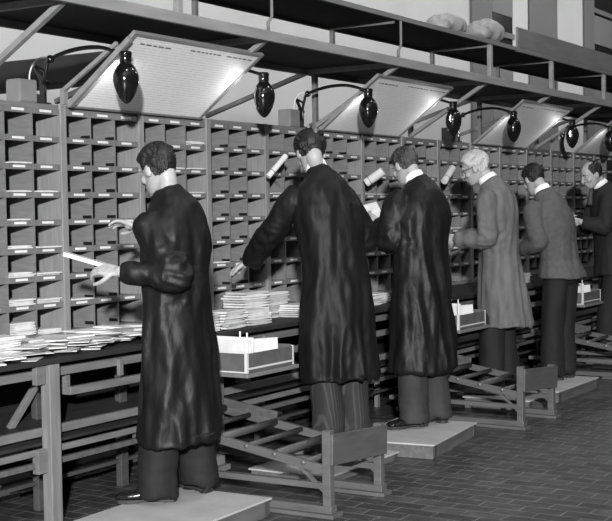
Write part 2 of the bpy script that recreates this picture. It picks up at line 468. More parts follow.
def lamp(x, label, aim=(.45, .89, .05), E=1.5):
    root = empty('desk_lamp', (x, 4.9, 2.085), label, 'lamp', 'black gooseneck lamps on the rack')
    # local coordinates relative to the foot on the rack
    MB().box(-.02, .03, -.03, .03, 0, .012).box(-.008, .008, -.02, .02, .012, .14).build('bracket', M['bakelite'], root, .002)
    b = MB(); b.beam((-.055, 0, .20), (-.005, -.01, .11), .01, .02); b.beam((.035, 0, .12), (-.005, -.01, .11), .01, .02); b.beam((-.055, 0, .20), (.0, -.02, .175), .01, .012)
    b.build('spring_fork', M['bakelite'], root)
    MB().ell((0, -.06, .235), (.022, .022, .022)).build('knuckle', M['bakelite'], root, smooth=True)
    MB().tube([(0, -.01, .12), (0, -.03, .19), (0, -.06, .235), (.03, -.2, .275), (.06, -.35, .28), (.09, -.47, .247)], [.010, .010, .010, .0115, .011, .010], 10).build('gooseneck', M['bakelite'], root, smooth=True)
    MB().tube([(-.06, -.01, .04), (-.10, -.01, .13), (-.07, -.02, .22), (-.02, -.05, .245)], .004, 8).build('cord', M['cord'], root, smooth=True)
    c = V((.10, -.5, .252))
    MB().lathe([(.0, .0), (.028, .0), (.033, -.006), (.033, -.018), (.031, -.022), (.031, -.06), (.036, -.07), (0, -.075)], c).build('socket', M['bakelite'], root, smooth=True)
    # egg shaped shade, open on the side towards the chart board
    prof = [(.026, -.052), (.034, -.062), (.048, -.078), (.060, -.098), (.067, -.120), (.067, -.145), (.061, -.170), (.051, -.195), (.038, -.218), (.024, -.236), (.010, -.246), (.001, -.249)]
    n = 32; bm = bmesh.new(); rows = []
    for r, z in prof:
        rows.append([bm.verts.new(c + V((r * math.cos(2 * math.pi * k / n), r * math.sin(2 * math.pi * k / n), z * 1.10 + .005))) for k in range(n)])
    for a, b_ in zip(rows, rows[1:]):
        for i in range(n):
            mid = (a[i].co + a[(i + 1) % n].co + b_[i].co) / 3 - (c + V((0, 0, -.15)))
            mm = V((mid.x, mid.y, mid.z * .62))
            if mm.normalized().dot(V(aim).normalized()) > .68: continue
            bm.faces.new((a[i], a[(i + 1) % n], b_[(i + 1) % n], b_[i]))
    loose = [v for v in bm.verts if not v.link_faces]
    bmesh.ops.delete(bm, geom=loose, context='VERTS')
    me = bpy.data.meshes.new('lamp_shade'); bmesh.ops.recalc_face_normals(bm, faces=bm.faces[:]); bm.to_mesh(me); bm.free()
    sh = link('lamp_shade', me, M['bakelite'], root, smooth=True)
    so = sh.modifiers.new('solid', 'SOLIDIFY'); so.thickness = .003
    MB().ell(c + V((0, .005, -.13)), (.024, .024, .034)).build('bulb', M['bulb'], root, smooth=True)
    l = bpy.data.lights.new('lamp_light', 'SPOT'); l.energy = E; l.shadow_soft_size = .03; l.spot_size = math.radians(125); l.spot_blend = .7
    lo = bpy.data.objects.new('lamp_light', l); COL.objects.link(lo); lo.parent = root; lo.location = c + V((0, 0, -.13)) + V(aim).normalized() * .07
    lo.rotation_euler = V((aim[0], aim[1], .18)).to_track_quat('-Z', 'Y').to_euler()
    root.scale = (1.13, 1.0, 1.05)
    return root
LAMP_W = 5.5
an = ['at the far left, in front of the first chart board', 'in front of the second chart board, above the second man', 'in front of the third chart board, above the grey jacket', 'at the right edge, before the last chart board']
for k in range(4): lamp(5.09 + M2 * k, 'black egg-shaded gooseneck lamp ' + an[k])
bn = ['between the first and second chart boards', 'between second and third chart boards, above the third man', 'with lit opening, above the balding man']
for k in range(3): lamp(6.41 + 2.74 * k, 'black egg-shaded gooseneck lamp ' + bn[k], (-.78, .62, .08), 2.3)

# chart boards
def board(x0, x1, label):
    root = empty('chart_board', (x0, YW - .04, 2.088), label, 'chart board', 'slanted chart boards over the rack')
    w = x1 - x0; d = V((0, -.465, .345)); n = V((0, -.345, -.465)).normalized()
    def pt(u, v, h): return V((u, 0, 0)) + d * v + n * h
    b = MB(); b.hexa([pt(0, 0, -.012), pt(w, 0, -.012), pt(w, 1, -.012), pt(0, 1, -.012), pt(0, 0, 0), pt(w, 0, 0), pt(w, 1, 0), pt(0, 1, 0)])
    b.build('backing', M['over2'], root)
    f = MB()
    for a, c in (((-.02, -.03), (w + .02, .0)), ((-.02, 1), (w + .02, 1.04)), ((-.02, 0), (.015, 1)), ((w - .015, 0), (w + .02, 1))):
        (u0, v0), (u1, v1) = a, c
        f.hexa([pt(u0, v0, -.014), pt(u1, v0, -.014), pt(u1, v1, -.014), pt(u0, v1, -.014), pt(u0, v0, .008), pt(u1, v0, .008), pt(u1, v1, .008), pt(u0, v1, .008)])
    f.build('frame', M['over'], root, .002)
    c = MB(); c.hexa([pt(.015, 0, 0), pt(w - .015, 0, 0), pt(w - .015, 1, 0), pt(.015, 1, 0), pt(.015, 0, .002), pt(w - .015, 0, .002), pt(w - .015, 1, .002), pt(.015, 1, .002)])
    ch = c.build('chart', M['chart'], root)
    for (u0, u1, v) in ((.08, .30, .90), (.45, .70, .92), (.75, .95, .92)):
        x = u0; t = MB()
        while x < u1:
            l = random.uniform(.015, .04)
            t.hexa([pt(x * w, v, .002), pt((x + l) * w, v, .002), pt((x + l) * w, v + .018, .002), pt(x * w, v + .018, .002), pt(x * w, v, .003), pt((x + l) * w, v, .003), pt((x + l) * w, v + .018, .003), pt(x * w, v + .018, .003)])
            x += l + .012
        t.build('heading_line', M['boxgrey'], ch)
    if x0 > 6: return
    s = MB()
    s.beam((-.035, -.02, -.005), V((-.035, -.02, -.005)) + d * .95, .022, .03)
    s.beam((-.035, .02, .0), (-.035, .02, .09), .03, .03, (0, 1, 0)); s.beam((-.035, .02, .08), V((-.035, 0, .03)) + d * .8 , .02, .022)
    s.build('support_arm', M['over'], root)
for x0, x1, lb in ((5.215, 6.40, 'bright slanted chart board at left, largest of the four'), (7.90, 9.10, 'slanted chart board above the second and third man'),
                   (10.60, 11.82, 'slanted chart board above the man in the short grey jacket'), (13.24, 14.45, 'slanted chart board cut off by the right edge')):
    board(x0, x1, lb)

# ------------------------------------------------------------------ overhead shelves
root = empty('overhead_shelf', (3, 4.2, 2.5), 'lower long overhead shelf with pale front edge above the rack', 'shelf')
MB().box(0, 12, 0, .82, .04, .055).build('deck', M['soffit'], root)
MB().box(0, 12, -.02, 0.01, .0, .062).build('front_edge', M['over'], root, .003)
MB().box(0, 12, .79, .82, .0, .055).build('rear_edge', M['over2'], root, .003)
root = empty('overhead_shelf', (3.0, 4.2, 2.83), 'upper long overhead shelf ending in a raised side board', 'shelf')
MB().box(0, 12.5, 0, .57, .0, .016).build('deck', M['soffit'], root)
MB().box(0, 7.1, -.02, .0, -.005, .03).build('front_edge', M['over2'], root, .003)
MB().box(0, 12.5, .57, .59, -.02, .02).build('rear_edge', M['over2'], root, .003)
MB().box(7.1, 12.5, -.02, .0, .03, .20).box(7.1, 12.5, -.02, .01, -.01, .03).build('side_board', M['over2'], root, .003)
JX = [2.85, 4.55, 6.30, 8.00, 9.55, 10.97, 12.4, 13.9]
jl = ['out of sight at the left edge', 'at the upper left corner', 'above the second lamp', 'above the second chart board', 'above the grey-haired man',
      'above the man in short grey jacket', 'above the balding man', 'beyond the right edge']
for i, x in enumerate(JX):
    if i in (0,): continue
    root = empty('shelf_bracket', (x, 4.2, 2.085), 'wooden trestle bracket of the overhead shelf ' + jl[i], 'bracket', 'trestle brackets under the overhead shelf')
    MB().beam((0, 0, .44), (0, .86, .44), .035, .04).build('cross_beam', M['over'], root, .002)
    MB().beam((0, .03, .43), (0, .725, .03), .035, .03).build('front_brace', M['over'], root, .002)
    MB().beam((0, .82, .43), (0, 1.75, .16), .03, .035).build('rear_brace', M['over2'], root, .002)
    MB().beam((0, .735, .002), (0, .735, .42), .04, .035).build('centre_post', M['over2'], root, .002)
ul = ['above the first chart board', 'hanging above the second lamp', 'above the second chart board', 'above the third man', 'above the grey jacket man', 'above the balding man']
for i, x in enumerate((5.42, 6.27, 7.93, 9.57, 10.95, 12.4)):
    root = empty('shelf_upright', (x, 4.19, 2.56), 'upright frame joining both overhead shelves, ' + ul[i], 'upright', 'uprights between the overhead shelves')
    if i in (1, 2):
        MB().tube([(0, 0, .0), (0, 0, .05), (.04, 0, .09), (.04, 0, .27)], .010, 10, smooth=False).build('front_rod', M['over2'], root, smooth=True)
    else:
        MB().box(-.022, .022, 0, .035, .0, .27 if i else .33).build('front_post', M['over'], root, .003)
    MB().box(-.018, .018, .53, .56, .0, .27).build('rear_post', M['over2'], root, .003)
    if i: MB().box(-.008, .008, .03, .56, .245, .262).build('tie_bar', M['over2'], root)
# sacks on the upper shelf
for (x, y, sx, sz, lb) in ((9.25, 4.45, .22, .10, 'crumpled sack lying on the upper shelf, left one'), (9.95, 4.42, .20, .12, 'crumpled sack on the upper shelf beside the raised board')):
    b = MB(); b.ell((0, 0, 0), (sx, .16, sz)); b.ell((sx * .7, .03, .02), (sx * .5, .12, sz * .7)); b.ell((-sx * .8, -.02, -.02), (sx * .5, .12, sz * .6))
    me = remesh(b, .016, 2)
    NR = [v.normal.copy() for v in me.vertices]
    for v in me.vertices:
        v.co = v.co + NR[v.index] * noise.noise(v.co * 14) * .02
    o = link('mail_sack', me, M['over'], smooth=True); o.location = (x, y, 2.85 - min(v.co.z for v in me.vertices))
    tag(o, lb, 'sack', 'sacks on the upper shelf')
o = empty('conveyor_pipe', (8.3, 4.38, 2.885), 'thick pale pipe lying along the upper shelf', 'pipe')
MB().tube([(0, 0, 0), (1.8, 0, 0)], .035, 16, smooth=False).build('pipe_body', M['over'], o, smooth=True)
# girder far behind
root = empty('steel_girder', (6.47, 5.45, 0), 'dark girder behind the first lamp, running to the back wall', 'girder')
MB().box(-.13, .13, 0, 3.45, 2.37, 2.56).build('beam', M['soffit'], root, .01)
for y in (.15, 3.2): MB().box(-.1, .1, y, y + .15, 0, 2.369).build('post', M['soffit'], root, .01)

# ------------------------------------------------------------------ sorting table
TZ, TY = .80, 4.15
root = empty('sorting_table', (3.0, TY, 0), 'long dark-topped wooden sorting table running under the pigeonholes', 'table')
MB().box(0, 11.6, 0, .99, TZ - .028, TZ).build('tabletop', M['soffit'], root, .004)
MB().box(0, 11.6, .05, .08, .705, .745).build('apron', M['wood'], root, .003)
lx = [4.345 - 3.0 + 1.32 * k for k in range(8)]
for i, x in enumerate(lx):
    MB().box(x - .035, x + .035, .0, .06, 0, TZ - .029).build('leg', M['wood_z'], root, .004)
    for u in (.2, .83): MB().box(x + u - .03, x + u + .03, .29, .33, 0, TZ - .029).build('inner_leg', M['roller'], root, .004)
    MB().box(x + .03, x + .35, .60, .68, .0, .03).box(x + .06, x + .28, .60, .68, .03, .055).box(x + .09, x + .22, .60, .68, .055, .09).build('foot_block', M['wood_y'], root, .003)
    MB().box(x - .10, x - .04, .02, .05, .68, TZ - .029).build('cleat', M['wood'], root, .003)
    MB().beam((x + .17, .27, .66), (x - .08, .27, .40), .03, .03).build('diagonal_brace', M['wood'], root, .002)
    MB().box(x + .16, x + .19, .08, .11, .60, .705).build('hanger', M['wood'], root, .002); MB().box(x + .50, x + .53, .03, .05, .655, .74).build('hanger', M['wood'], root, .002)
    MB().box(x + .16, x + 1.05, .05, .08, .60, .64).build('hanging_bar', M['wood'], root, .003)
    MB().box(x - .02, x + .0, .06, .6, .30, .35).build('shelf_bearer', M['wood_y'], root, .003)
    MB().box(x - .1, x - .03, .02, .06, .26, .37).build('rail_cleat', M['wood'], root, .003)
MB().box(0, 11.6, .33, .36, .655, .69).build('middle_rail', M['roller'], root, .003)
# sloping under-shelf
b = MB(); b.hexa([(0, .06, .385), (11.6, .06, .385), (11.6, .5, .50), (0, .5, .50), (0, .06, .40), (11.6, .06, .40), (11.6, .5, .515), (0, .5, .515)])
b.build('under_shelf', M['darkwood'], root, .002)  # darker wood here and on inner rails stands in for under-table shade
MB().box(0, 11.6, .96, .98, .0, TZ - .03).build('rear_panel', M['soffit'], root)  # added dark backing, stands in for the shade under the table
MB().box(0, 11.6, .05, .08, .43, .47).build('shelf_front', M['wood'], root, .003)
b = MB(); b.box(0, 11.6, .035, .055, .345, .375).build('shelf_rail', M['wood'], root, .003)
MB().box(0, 11.6, .04, .07, .285, .312).build('lower_rail', M['wood_y'], root, .003)
MB().box(0, 11.6, .30, .33, .13, .15).build('foot_rail', M['roller'], root, .003)

# loose mail on the table
def scatter(n, xa, xb, ya, yb, zmax, label, group, big=0):
    cells = {}
    for _ in range(n):
        x = random.uniform(xa, xb); y = random.uniform(ya, yb)
        k = (round(x / .11), round(y / .11))
        near = [cells.get((k[0] + i, k[1] + j), 0) for i in (-1, 0, 1) for j in (-1, 0, 1)]
        h = max(near)
        if h > zmax: h = zmax * random.uniform(.3, 1)
        t = random.choice((.0025, .003, .005, .008))
        letter(x, y, TZ + .001 + h, random.uniform(.16, .24), random.uniform(.10, .13), t, random.uniform(-1.3, 1.3), random.uniform(-.03, .03), label, group, random.choice(('paper', 'paper', 'paper', 'paper2')))
        cells[k] = h + t + .001
scatter(120, 3.95, 5.55, 4.22, 4.58, .06, 'white letter in the loose drift spread over the table at left', 'loose letters on the table at left')
def pile(x, y, n, w, d, tr, label, group, rz=0, z0=0):
    z = TZ + .001 + z0
    for k in range(n):
        t = random.uniform(*tr)
        letter(x + random.uniform(-.015, .015), y + random.uniform(-.012, .012), z, w * random.uniform(.93, 1.04), d, t, rz + random.uniform(-.09, .09), 0, label, group, random.choice(('paper', 'paper', 'paper2')))
        z += t * 1.3
pile(4.12, 4.33, 9, .24, .15, (.007, .012), 'white letter in the neat stack on the table at far left', 'stack of letters at far left')
pile(5.66, 4.30, 7, .24, .15, (.009, .014), 'flat letter in the left stack beside the first man', 'left letter stack beside the first man')
pile(5.93, 4.30, 7, .24, .15, (.009, .014), 'flat letter in the front stack above the letter tray', 'letter stack above the near tray', .1)
pile(6.20, 4.32, 6, .25, .15, (.009, .013), 'flat letter in the stack nearest the second man\'s coat', 'letter stack nearest the second man')
pile(6.42, 4.49, 11, .25, .16, (.011, .015), 'flat letter in the tall rear stack under the second man\'s hand', 'tall rear letter stack', -.1)
pile(6.68, 4.50, 10, .25, .16, (.011, .015), 'flat letter in the tall stack at the rack post under the reaching hand', 'tall stack by the rack post', .05)
pile(6.80, 4.34, 6, .24, .15, (.009, .013), 'flat letter in the low stack half behind the second man', 'low stack behind the second man')
pile(7.95, 4.42, 5, .22, .14, (.009, .013), 'letter in the small stack between second and third man', 'stack between second and third man')
pile(7.78, 4.40, 4, .22, .14, (.009, .013), 'letter in the low stack left of the third man', 'stack left of the third man')
pile(8.9, 4.40, 7, .22, .14, (.009, .013), 'letter in the stack between third and grey-haired man', 'stack left of the grey-haired man')
pile(10.6, 4.40, 6, .22, .14, (.009, .013), 'letter in the stack beside the grey jacket man', 'stack beside the grey jacket man')

# ------------------------------------------------------------------ hanging trays
def tray():
    root = empty('letter_tray', (0, 0, 0))
    w, d = .45, .34
    MB().box(-.02, w + .03, -.02, d + .045, .0, .022).box(0, .03, d - .05, d + .04, -.10, 0).box(w - .03, w, d - .05, d + .04, -.10, 0).build('tray_shelf', M['wood'], root, .003)
    MB().box(0, w, 0, .008, .023, .125).build('front_panel', M['traycard'], root, .002)
    MB().box(0, w, d - .008, d, .023, .145).build('rear_panel', M['traycard'], root, .002)
    MB().box(0, .008, .008, d - .008, .023, .125).build('end_panel', M['traycard'], root, .002)
    MB().box(w - .008, w, .008, d - .008, .023, .135).build('end_panel', M['traycard'], root, .002)
    b = MB(); b.box(-.004, .012, -.004, .012, .023, .13); b.box(-.003, w, -.003, .001, .040, .050); b.box(-.003, .001, 0, d, .023, .030); b.box(w - .006, w + .003, -.003, .006, .023, .13)
    b.build('metal_edge', M['trayedge'], root)
    b = MB(); b.box(.16, .168, .03, d - .03, .023, .115); b.build('partition', M['traycard'], root)
    for x, y in ((.035, .02), (.085, .10)): MB().tube([(x, y, .023), (x, y, .235)], .0045, 8, smooth=False).build('peg', M['card'], root, smooth=True)
    return root
TX = [5.37, 7.97, 10.50]
tl = ['open letter tray hung on the table between first and second man', 'open letter tray beside the grey-haired man\'s coat', 'open letter tray between grey jacket man and balding man']
t0 = tray()
for i, x in enumerate(TX):
    t = t0 if i == 0 else copy_tree(t0)
    t.location = (x, 3.76, .605)
    tag(t, tl[i], 'letter tray', 'letter trays hung on the table front')
    gl = ['near tray between first and second man', 'tray beside the grey-haired man', 'far tray beside the balding man'][i]
    for k in range(7):   # folded papers standing at the left end
        o = letter(x + .05 + k * .013, 3.76 + .17, .705 + random.uniform(0, .02), .26, .16, .004, math.pi / 2 + random.uniform(-.06, .06), 0, 'folded paper standing at the left of the ' + gl, 'papers in the ' + gl, tx=0)
        o.rotation_euler = (math.pi / 2 + random.uniform(-.15, .15), 0, math.pi / 2 + random.uniform(-.08, .08))
    for k in range(2):
        o = letter(x + .34 + random.uniform(-.03, .03), 3.76 + .17 + random.uniform(-.02, .02), .632 + k * .016, .24, .2, .010, random.uniform(-.1, .1), 0, 'letter lying flat in the ' + gl, 'flat letters in the ' + gl)
    for k in range(1):
        o = letter(x + .42 + k * .014, 3.76 + .19, .70, .22, .13, .004, 0, 0, 'letter leaning in the ' + gl, 'leaning letters in the ' + gl)
        o.rotation_euler = (math.pi / 2 + .1, .1, math.pi / 2 + .06 * k)

# ------------------------------------------------------------------ slatted rests
def rest():
    root = empty('slatted_rest', (0, 0, 0))
    W = .53
    # near/far legs stand at y=0 ; rails climb towards the table (+y)
    for i, x in enumerate((0, W)):
        MB().box(x - .022, x + .022, -.022, .022, 0.012, .42 - i * .045).build('leg', M['wood_y'], root, .003)
        MB().beam((x, .0, .225), (x, .98, .385), .028, .042).build('side_rail', M['wood_y'], root, .003)
        MB().beam((x + .0, .02, .12), (x + .0, .16, .235), .016, .016).build('strut', M['wood_y'], root)
        MB().box(x - .02, x + .02, .02, 1.0, .135, .165).build('base_beam', M['wood_y'], root, .003)
        MB().box(x - .05, x + .05, -.05, .32, .0, .02).box(x - .03, x + .03, -.03, .6, .02, .055).build('foot', M['wood_y'], root, .003)
    MB().beam((-.022, -.03, .33), (W + .022, -.03, .29), .018, .15).build('head_board', M['rest'], root, .003)
    MB().beam((W, .62, .365), (W, .97, .42), .018, .055).build('rear_board', M['rest'], root, .003)
    for k in range(6):
        y = .13 + k * .165; z = .235 + .163 * y
        MB().tube([(.01, y, z), (W - .01, y, z)], .021 if k % 2 else .014, 12, smooth=False).build('roller', M['roller'], root, smooth=True)
        if k < 5: MB().lathe([(0, 0), (.012, 0), (.012, .008), (0, .012)], (-.014, y, z), 12, (-1, 0, 0)).build('bolt', M['steel'], root)
    MB().box(0, W, .93, .96, .05, .08).build('cross_bar', M['wood'], root)
    return root
r0 = rest()
rl = ['low slatted roller rest standing on the floor between first and second man', 'low slatted roller rest between third man and grey-haired man', 'low slatted roller rest at the right edge by the balding man']
for i, x in enumerate(((5.11, 3.11, 1.5), (7.79, 3.225, -1), (10.44, 3.24, 0))):
    t = r0 if i == 0 else copy_tree(r0)
    t.location = (x[0], x[1], 0); t.rotation_euler.z = math.radians(x[2]); tag(t, rl[i], 'roller rest', 'slatted rests in front of the table')

# plank bins under the table
for i, (x, lb) in enumerate(((5.55, 'plank chute under the table between first and second man'), (8.2, 'plank chute under the table by the third man'), (10.9, 'plank chute under the table by the balding man'))):
    root = empty('plank_chute', (x, 4.29, 0), lb, 'chute', 'plank chutes under the table')
    for u in (0, 1.1): MB().beam((u, .26, .0), (u, .26, .275), .03, .03, (0, 1, 0)).build('stand', M['wood_z'], root)
    MB().box(-.1, 1.2, .30, .33, .20, .27).build('front_plank', M['wood'], root, .003)

# ------------------------------------------------------------------ platforms
def platform(x0, x1, y0, y1, h, label, rz=0):
    root = empty('standing_platform', (x0, y0, 0), label, 'platform', 'low standing platforms on the floor', rz=math.radians(rz))
    w, d = x1 - x0, y1 - y0
    MB().box(.012, w - .012, .012, d - .012, 0, h - .012).build('base', M['platform'], root, .002)
    MB().box(0, w, 0, d, h - .011, h).build('top_board', M['cover'], root, .003)
    for u in (.02, w - .06): MB().box(u, u + .04, .004, .012, .01, h - .015).build('corner_strip', M['roller'], root)
platform(4.05, 5.0, 3.33, 3.90, .09, 'low pale-topped platform under the feet of the first man', 2)
platform(5.68, 6.50, 3.46, 3.98, .05, 'thin low platform under the feet of the tall second man')
platform(6.585, 7.43, 3.275, 3.83, .09, 'pale-topped platform under the shoes of the third man', 7)
platform(8.42, 8.92, 3.42, 3.95, .09, 'platform under the grey-haired man, behind the second slatted rest')
platform(8.95, 9.86, 3.40, 3.95, .09, 'pale-topped platform under the man in short grey jacket')
platform(11.04, 11.9, 3.42, 3.95, .09, 'platform under the balding man at the right edge')

# ------------------------------------------------------------------ people
def head_pieces(b, Mx, p):
    e = lambda c, r, rot=None: b.ell(c, r, Mx if rot is None else Mx @ Matrix.Translation(V(c)) @ rot @ Matrix.Translation(-V(c)))
    lv = [(-.116, .016, .030, .062), (-.108, .034, .005, .076), (-.092, .047, -.030, .083), (-.072, .057, -.056, .085), (-.048, .065, -.078, .087), (-.022, .070, -.096, .089),
          (.004, .0745, -.107, .088), (.030, .077, -.113, .092), (.058, .0755, -.109, .087), (.084, .066, -.095, .070), (.104, .048, -.070, .044), (.117, .024, -.042, .012)]
    rr = []
    for z, w, yb, yf in lv:
        r = []
        for k in range(28):
            a = 2 * math.pi * k / 28; c, s_ = math.cos(a), math.sin(a)
            x = w * math.copysign(abs(s_) ** .92, s_) * (1 - .14 * max(0, c)); y = (yf + yb) / 2 + (yf - yb) / 2 * c
            r.append(Mx @ V((x, y, z)))
        rr.append(r)
    b.rings(rr)
    for s in (-1, 1):
        e((s * .036, .060, -.030), (.024, .024, .024))
        e((s * .028, .080, .026), (.022, .014, .008))
        e((s * .079, -.012, -.010), (.010, .019, .032), Matrix.Rotation(-s * .35, 4, 'Z')); e((s * .074, .004, -.02), (.012, .010, .018))
        e((s * .012, .100, -.031), (.008, .010, .008))
    t = lambda pts, r: b.tube([Mx @ V(q) for q in pts], r, 12, rounded=True)
    t([(0, .088, .016), (0, .100, -.008), (0, .112, -.030)], [.009, .009, .012])
    e((0, .086, -.058), (.022, .010, .007)); e((0, .085, -.069), (.019, .010, .007))
    return b

def hand_pieces(b, w, d, n, side, curl=.5, sc=1.0, thumb_open=.6):
    d = V(d).normalized(); n = V(n); n = (n - d * n.dot(d)).normalized(); s = d.cross(n) * side
    w = V(w)
    offs = (-.028, -.0095, .0095, .028); L = (.060, .074, .080, .070)
    for o, l in zip(offs, L):
        k = w + d * (.088 - abs(o) * .25) * sc + s * o * sc
        b.tube([w + s * o * .6 * sc, w + d * .045 * sc + s * o * .9 * sc, k], [.014 * sc, .014 * sc, .0115 * sc], 10, rounded=True)
        dd = (d + s * o * 4.5).normalized(); p = k; a = curl * .55; pts = [k]
        for f in (.45, .30, .25):
            v = dd * math.cos(a) + n * math.sin(a); p = p + v * l * f * sc; pts.append(p); a += curl * .75
        b.tube(pts, [.0098 * sc, .0090 * sc, .0082 * sc, .0072 * sc], 10, rounded=True)
    k = w + d * .022 * sc + s * .022 * sc
    t1 = k + (d * .55 + s * .65 + n * .35).normalized() * .042 * sc
    t2 = t1 + (d * .8 + s * thumb_open * .6 + n * .5).normalized() * .032 * sc
    t3 = t2 + (d * .95 + s * .1 + n * .4).normalized() * .026 * sc
    b.tube([k, t1, t2, t3], [.015 * sc, .0125 * sc, .0105 * sc, .0088 * sc], 10, rounded=True)
    b.ell(w + d * .045 * sc + n * .006, (.030 * sc,) * 3 if False else (.026 * sc, .026 * sc, .018 * sc))

def ridg(v): return 1 - 2 * abs(v)

def person(P):
    base = V(P['base'])
    root = empty('person', base, P['label'], 'person')
    yaw = math.radians(P['yaw'])                      # facing direction, degrees from +x
    fv = V((math.cos(yaw), math.sin(yaw), 0)); rv = V((fv.y, -fv.x, 0)); up = V((0, 0, 1))
    L = lambda p: V(p) - base
    neck, hip = L(P['neck']) + V((0, 0, .03)), L(P['hip'])
    hc = L(P['head'])
    hy = math.radians(P['hyaw']); hp = math.radians(P['hpitch']); hr = math.radians(P.get('hroll', 0))
    # head local: +y forward
    Hm = Matrix.Translation(hc) @ Matrix.Rotation(hy - math.pi / 2, 4, 'Z') @ Matrix.Rotation(-hp, 4, 'X') @ Matrix.Rotation(hr, 4, 'Y') @ Matrix.Scale(P.get('hs', 1), 4)
    sw = P.get('sw', .185)
    shl = neck - rv * sw - up * (.145 + P.get('shz', 0)); shr = neck + rv * sw - up * (.145 + P.get('shz', 0))
    arms = []
    for sh, el, wr in ((shl, P['lel'], P['lw']), (shr, P['rel'], P['rw'])):
        arms.append((sh, L(el), L(wr)))
    feet = [L(P['lf']), L(P['rf'])]
    fdir = [math.radians(a) for a in P['fdir']]
    vox = P.get('vox', .0045)
    # ---- body : one continuous surface
    b = MB(); head_pieces(b, Hm, P)
    nb = Hm @ V((0, -.045, -.055))
    b.tube([Hm @ V((0, -.045, -.02)), nb, neck.lerp(nb, .4), neck - up * .03, neck - up * .10], [.048, .049, .050, .052, .055], 16, rounded=True)
    chest = neck.lerp(hip, .35) - fv * .01
    def ring(c, rx, ry, n=24, r=rv, f=fv): return [c + r * rx * math.cos(2 * math.pi * k / n) + f * ry * math.sin(2 * math.pi * k / n) for k in range(n)]
    b.rings([ring(neck - up * .06, .055, .05), ring(neck - up * .11, .09, .07), ring(neck - up * .17, .14, .09), ring(neck.lerp(hip, .32), .16, .10), ring(neck.lerp(hip, .5), .155, .10), ring(neck.lerp(hip, .75), .14, .095), ring(hip, .155, .10), ring(hip - up * .08, .14, .09)])
    for (sh, el, wr) in arms:
        b.tube([sh - up * .01, sh.lerp(el, .5), el, el.lerp(wr, .5), wr], [.045, .046, .038, .036, .027], 14, rounded=True)
    for i, ft in enumerate(feet):
        s = -1 if i == 0 else 1
        hj = hip + rv * s * .085 - up * .05; kn = hj.lerp(ft + up * .08, .5) + fv * .03
        b.tube([hj, hj.lerp(kn, .5), kn, kn.lerp(ft, .5), ft + up * .08], [.08, .07, .055, .05, .038], 14, rounded=True)
    for (sh, el, wr), hd, s in ((arms[0], P['lh'], 1), (arms[1], P['rh'], -1)):
        hand_pieces(b, wr + V(hd[0]).normalized() * .012, hd[0], hd[1], s, hd[2])
    me = remesh(b, vox, 3)
    body = link('body', me, M['skin'], root, smooth=True)
    # ---- eyes, brows
    for s in (-1, 1):
        MB().ell((s * .030, .073, .004), (.0125, .0125, .0085), Hm).build('eye', M['eye'], root, smooth=True)
        MB().tube([Hm @ V((s * .014, .092, .024)), Hm @ V((s * .030, .091, .030)), Hm @ V((s * .046, .080, .026))], [.0035, .0045, .003], 8).build('eyebrow', M[P['hair']], root, smooth=True)
    # ---- hair grown off the head surface
    hb = MB(); head_pieces(hb, Matrix.Identity(4), P); hm = remesh(hb, .005, 3)
    th = P.get('hthick', .018); back = P.get('bald', 0)
    def line(y, x):
        pts = [(-.13, -.060), (-.075, -.058), (-.035, -.035), (-.012, .022), (.018, .010), (.030, .045), (.055, .070 + back * .03), (.075, .082 + back * .06), (.12, .11)]
        for (a, za), (c, zc) in zip(pts, pts[1:]):
            if a <= y <= c: return za + (zc - za) * (y - a) / (c - a)
        return -.06 if y < 0 else .2
    bm = bmesh.new(); bm.from_mesh(hm); bpy.data.meshes.remove(hm)
    bm.verts.ensure_lookup_table(); bm.normal_update()
    H = {}
    for v in bm.verts:
        x, y, z = v.co
        h = (z - line(y, x)) / .03
        if abs(x) > .079 and z < .03: h = -1
        if back and z > .06 and y > -.03 + (1 - back) * .05 and abs(x) < .052: h = -1
        H[v.index] = h
    bmesh.ops.delete(bm, geom=[f for f in bm.faces if max(H[v.index] for v in f.verts) <= 0], context='FACES')
    bmesh.ops.delete(bm, geom=[v for v in bm.verts if not v.link_faces], context='VERTS')
    for v in bm.verts:
        h = max(0, min(1, H[v.index])); h = h * h * (3 - 2 * h)
        c = v.co.copy(); x, y, z = c
        strand = noise.noise(V((x * 60 + y * 8, y * 14, z * 20))) * .0016 * h + noise.noise(V((x * 14, y * 10, z * 10 + 4))) * .003 * h
        top = max(0, min(1, (z + .02) / .09))
        wave = 0
        if P.get('wave'): wave = .003 * math.sin((z + y * .3) * 95) * (1 - top * .6) * h
        v.co = c + v.normal * (.001 + h * th * (.35 + .65 * top) + strand + wave)
    hm = bpy.data.meshes.new('hair'); bm.to_mesh(hm); bm.free()
    hm.transform(Hm)
    ho = link('hair', hm, M[P['hair']], root, smooth=True)
    so = ho.modifiers.new('s', 'SOLIDIFY'); so.thickness = .006; so.offset = -1
    # ---- coat
    hem = P['hem'] - base.z; fl_ = P.get('flare', .06)
    long_ = P['hem'] - (base.z) < .75
    b = MB()
    ax = lambda z: (neck.lerp(hip, (neck.z - z) / (neck.z - hip.z)) if z > hip.z else hip + P_sway * ((hip.z - z) / .6))
    P_sway = V(P.get('sway', (0, 0, 0)))
    hz = hip.z
    Nz = neck.z
    W = P.get('bw', 1.0)
    prof = [(Nz + .012, .066, .064, .010), (Nz - .02, .078, .078, -.002), (Nz - .055, .108, .100, -.012), (Nz - .09, .142, .118, -.022), (Nz - .14, .180, .134, -.030), (Nz - .20, .200, .146, -.030),
            (Nz - .28, .207, .150, -.024), (Nz - .40, .195, .140, -.01), (Nz - .55, .190, .140, 0)]
    z = Nz - .70
    while z > hem + .04:
        t = (Nz - .55 - z) / (Nz - .55 - hem)
        prof.append((z, .195 + fl_ * t, .145 + fl_ * .8 * t, 0)); z -= .12
    prof.append((hem, .195 + fl_, .145 + fl_ * .8, 0))
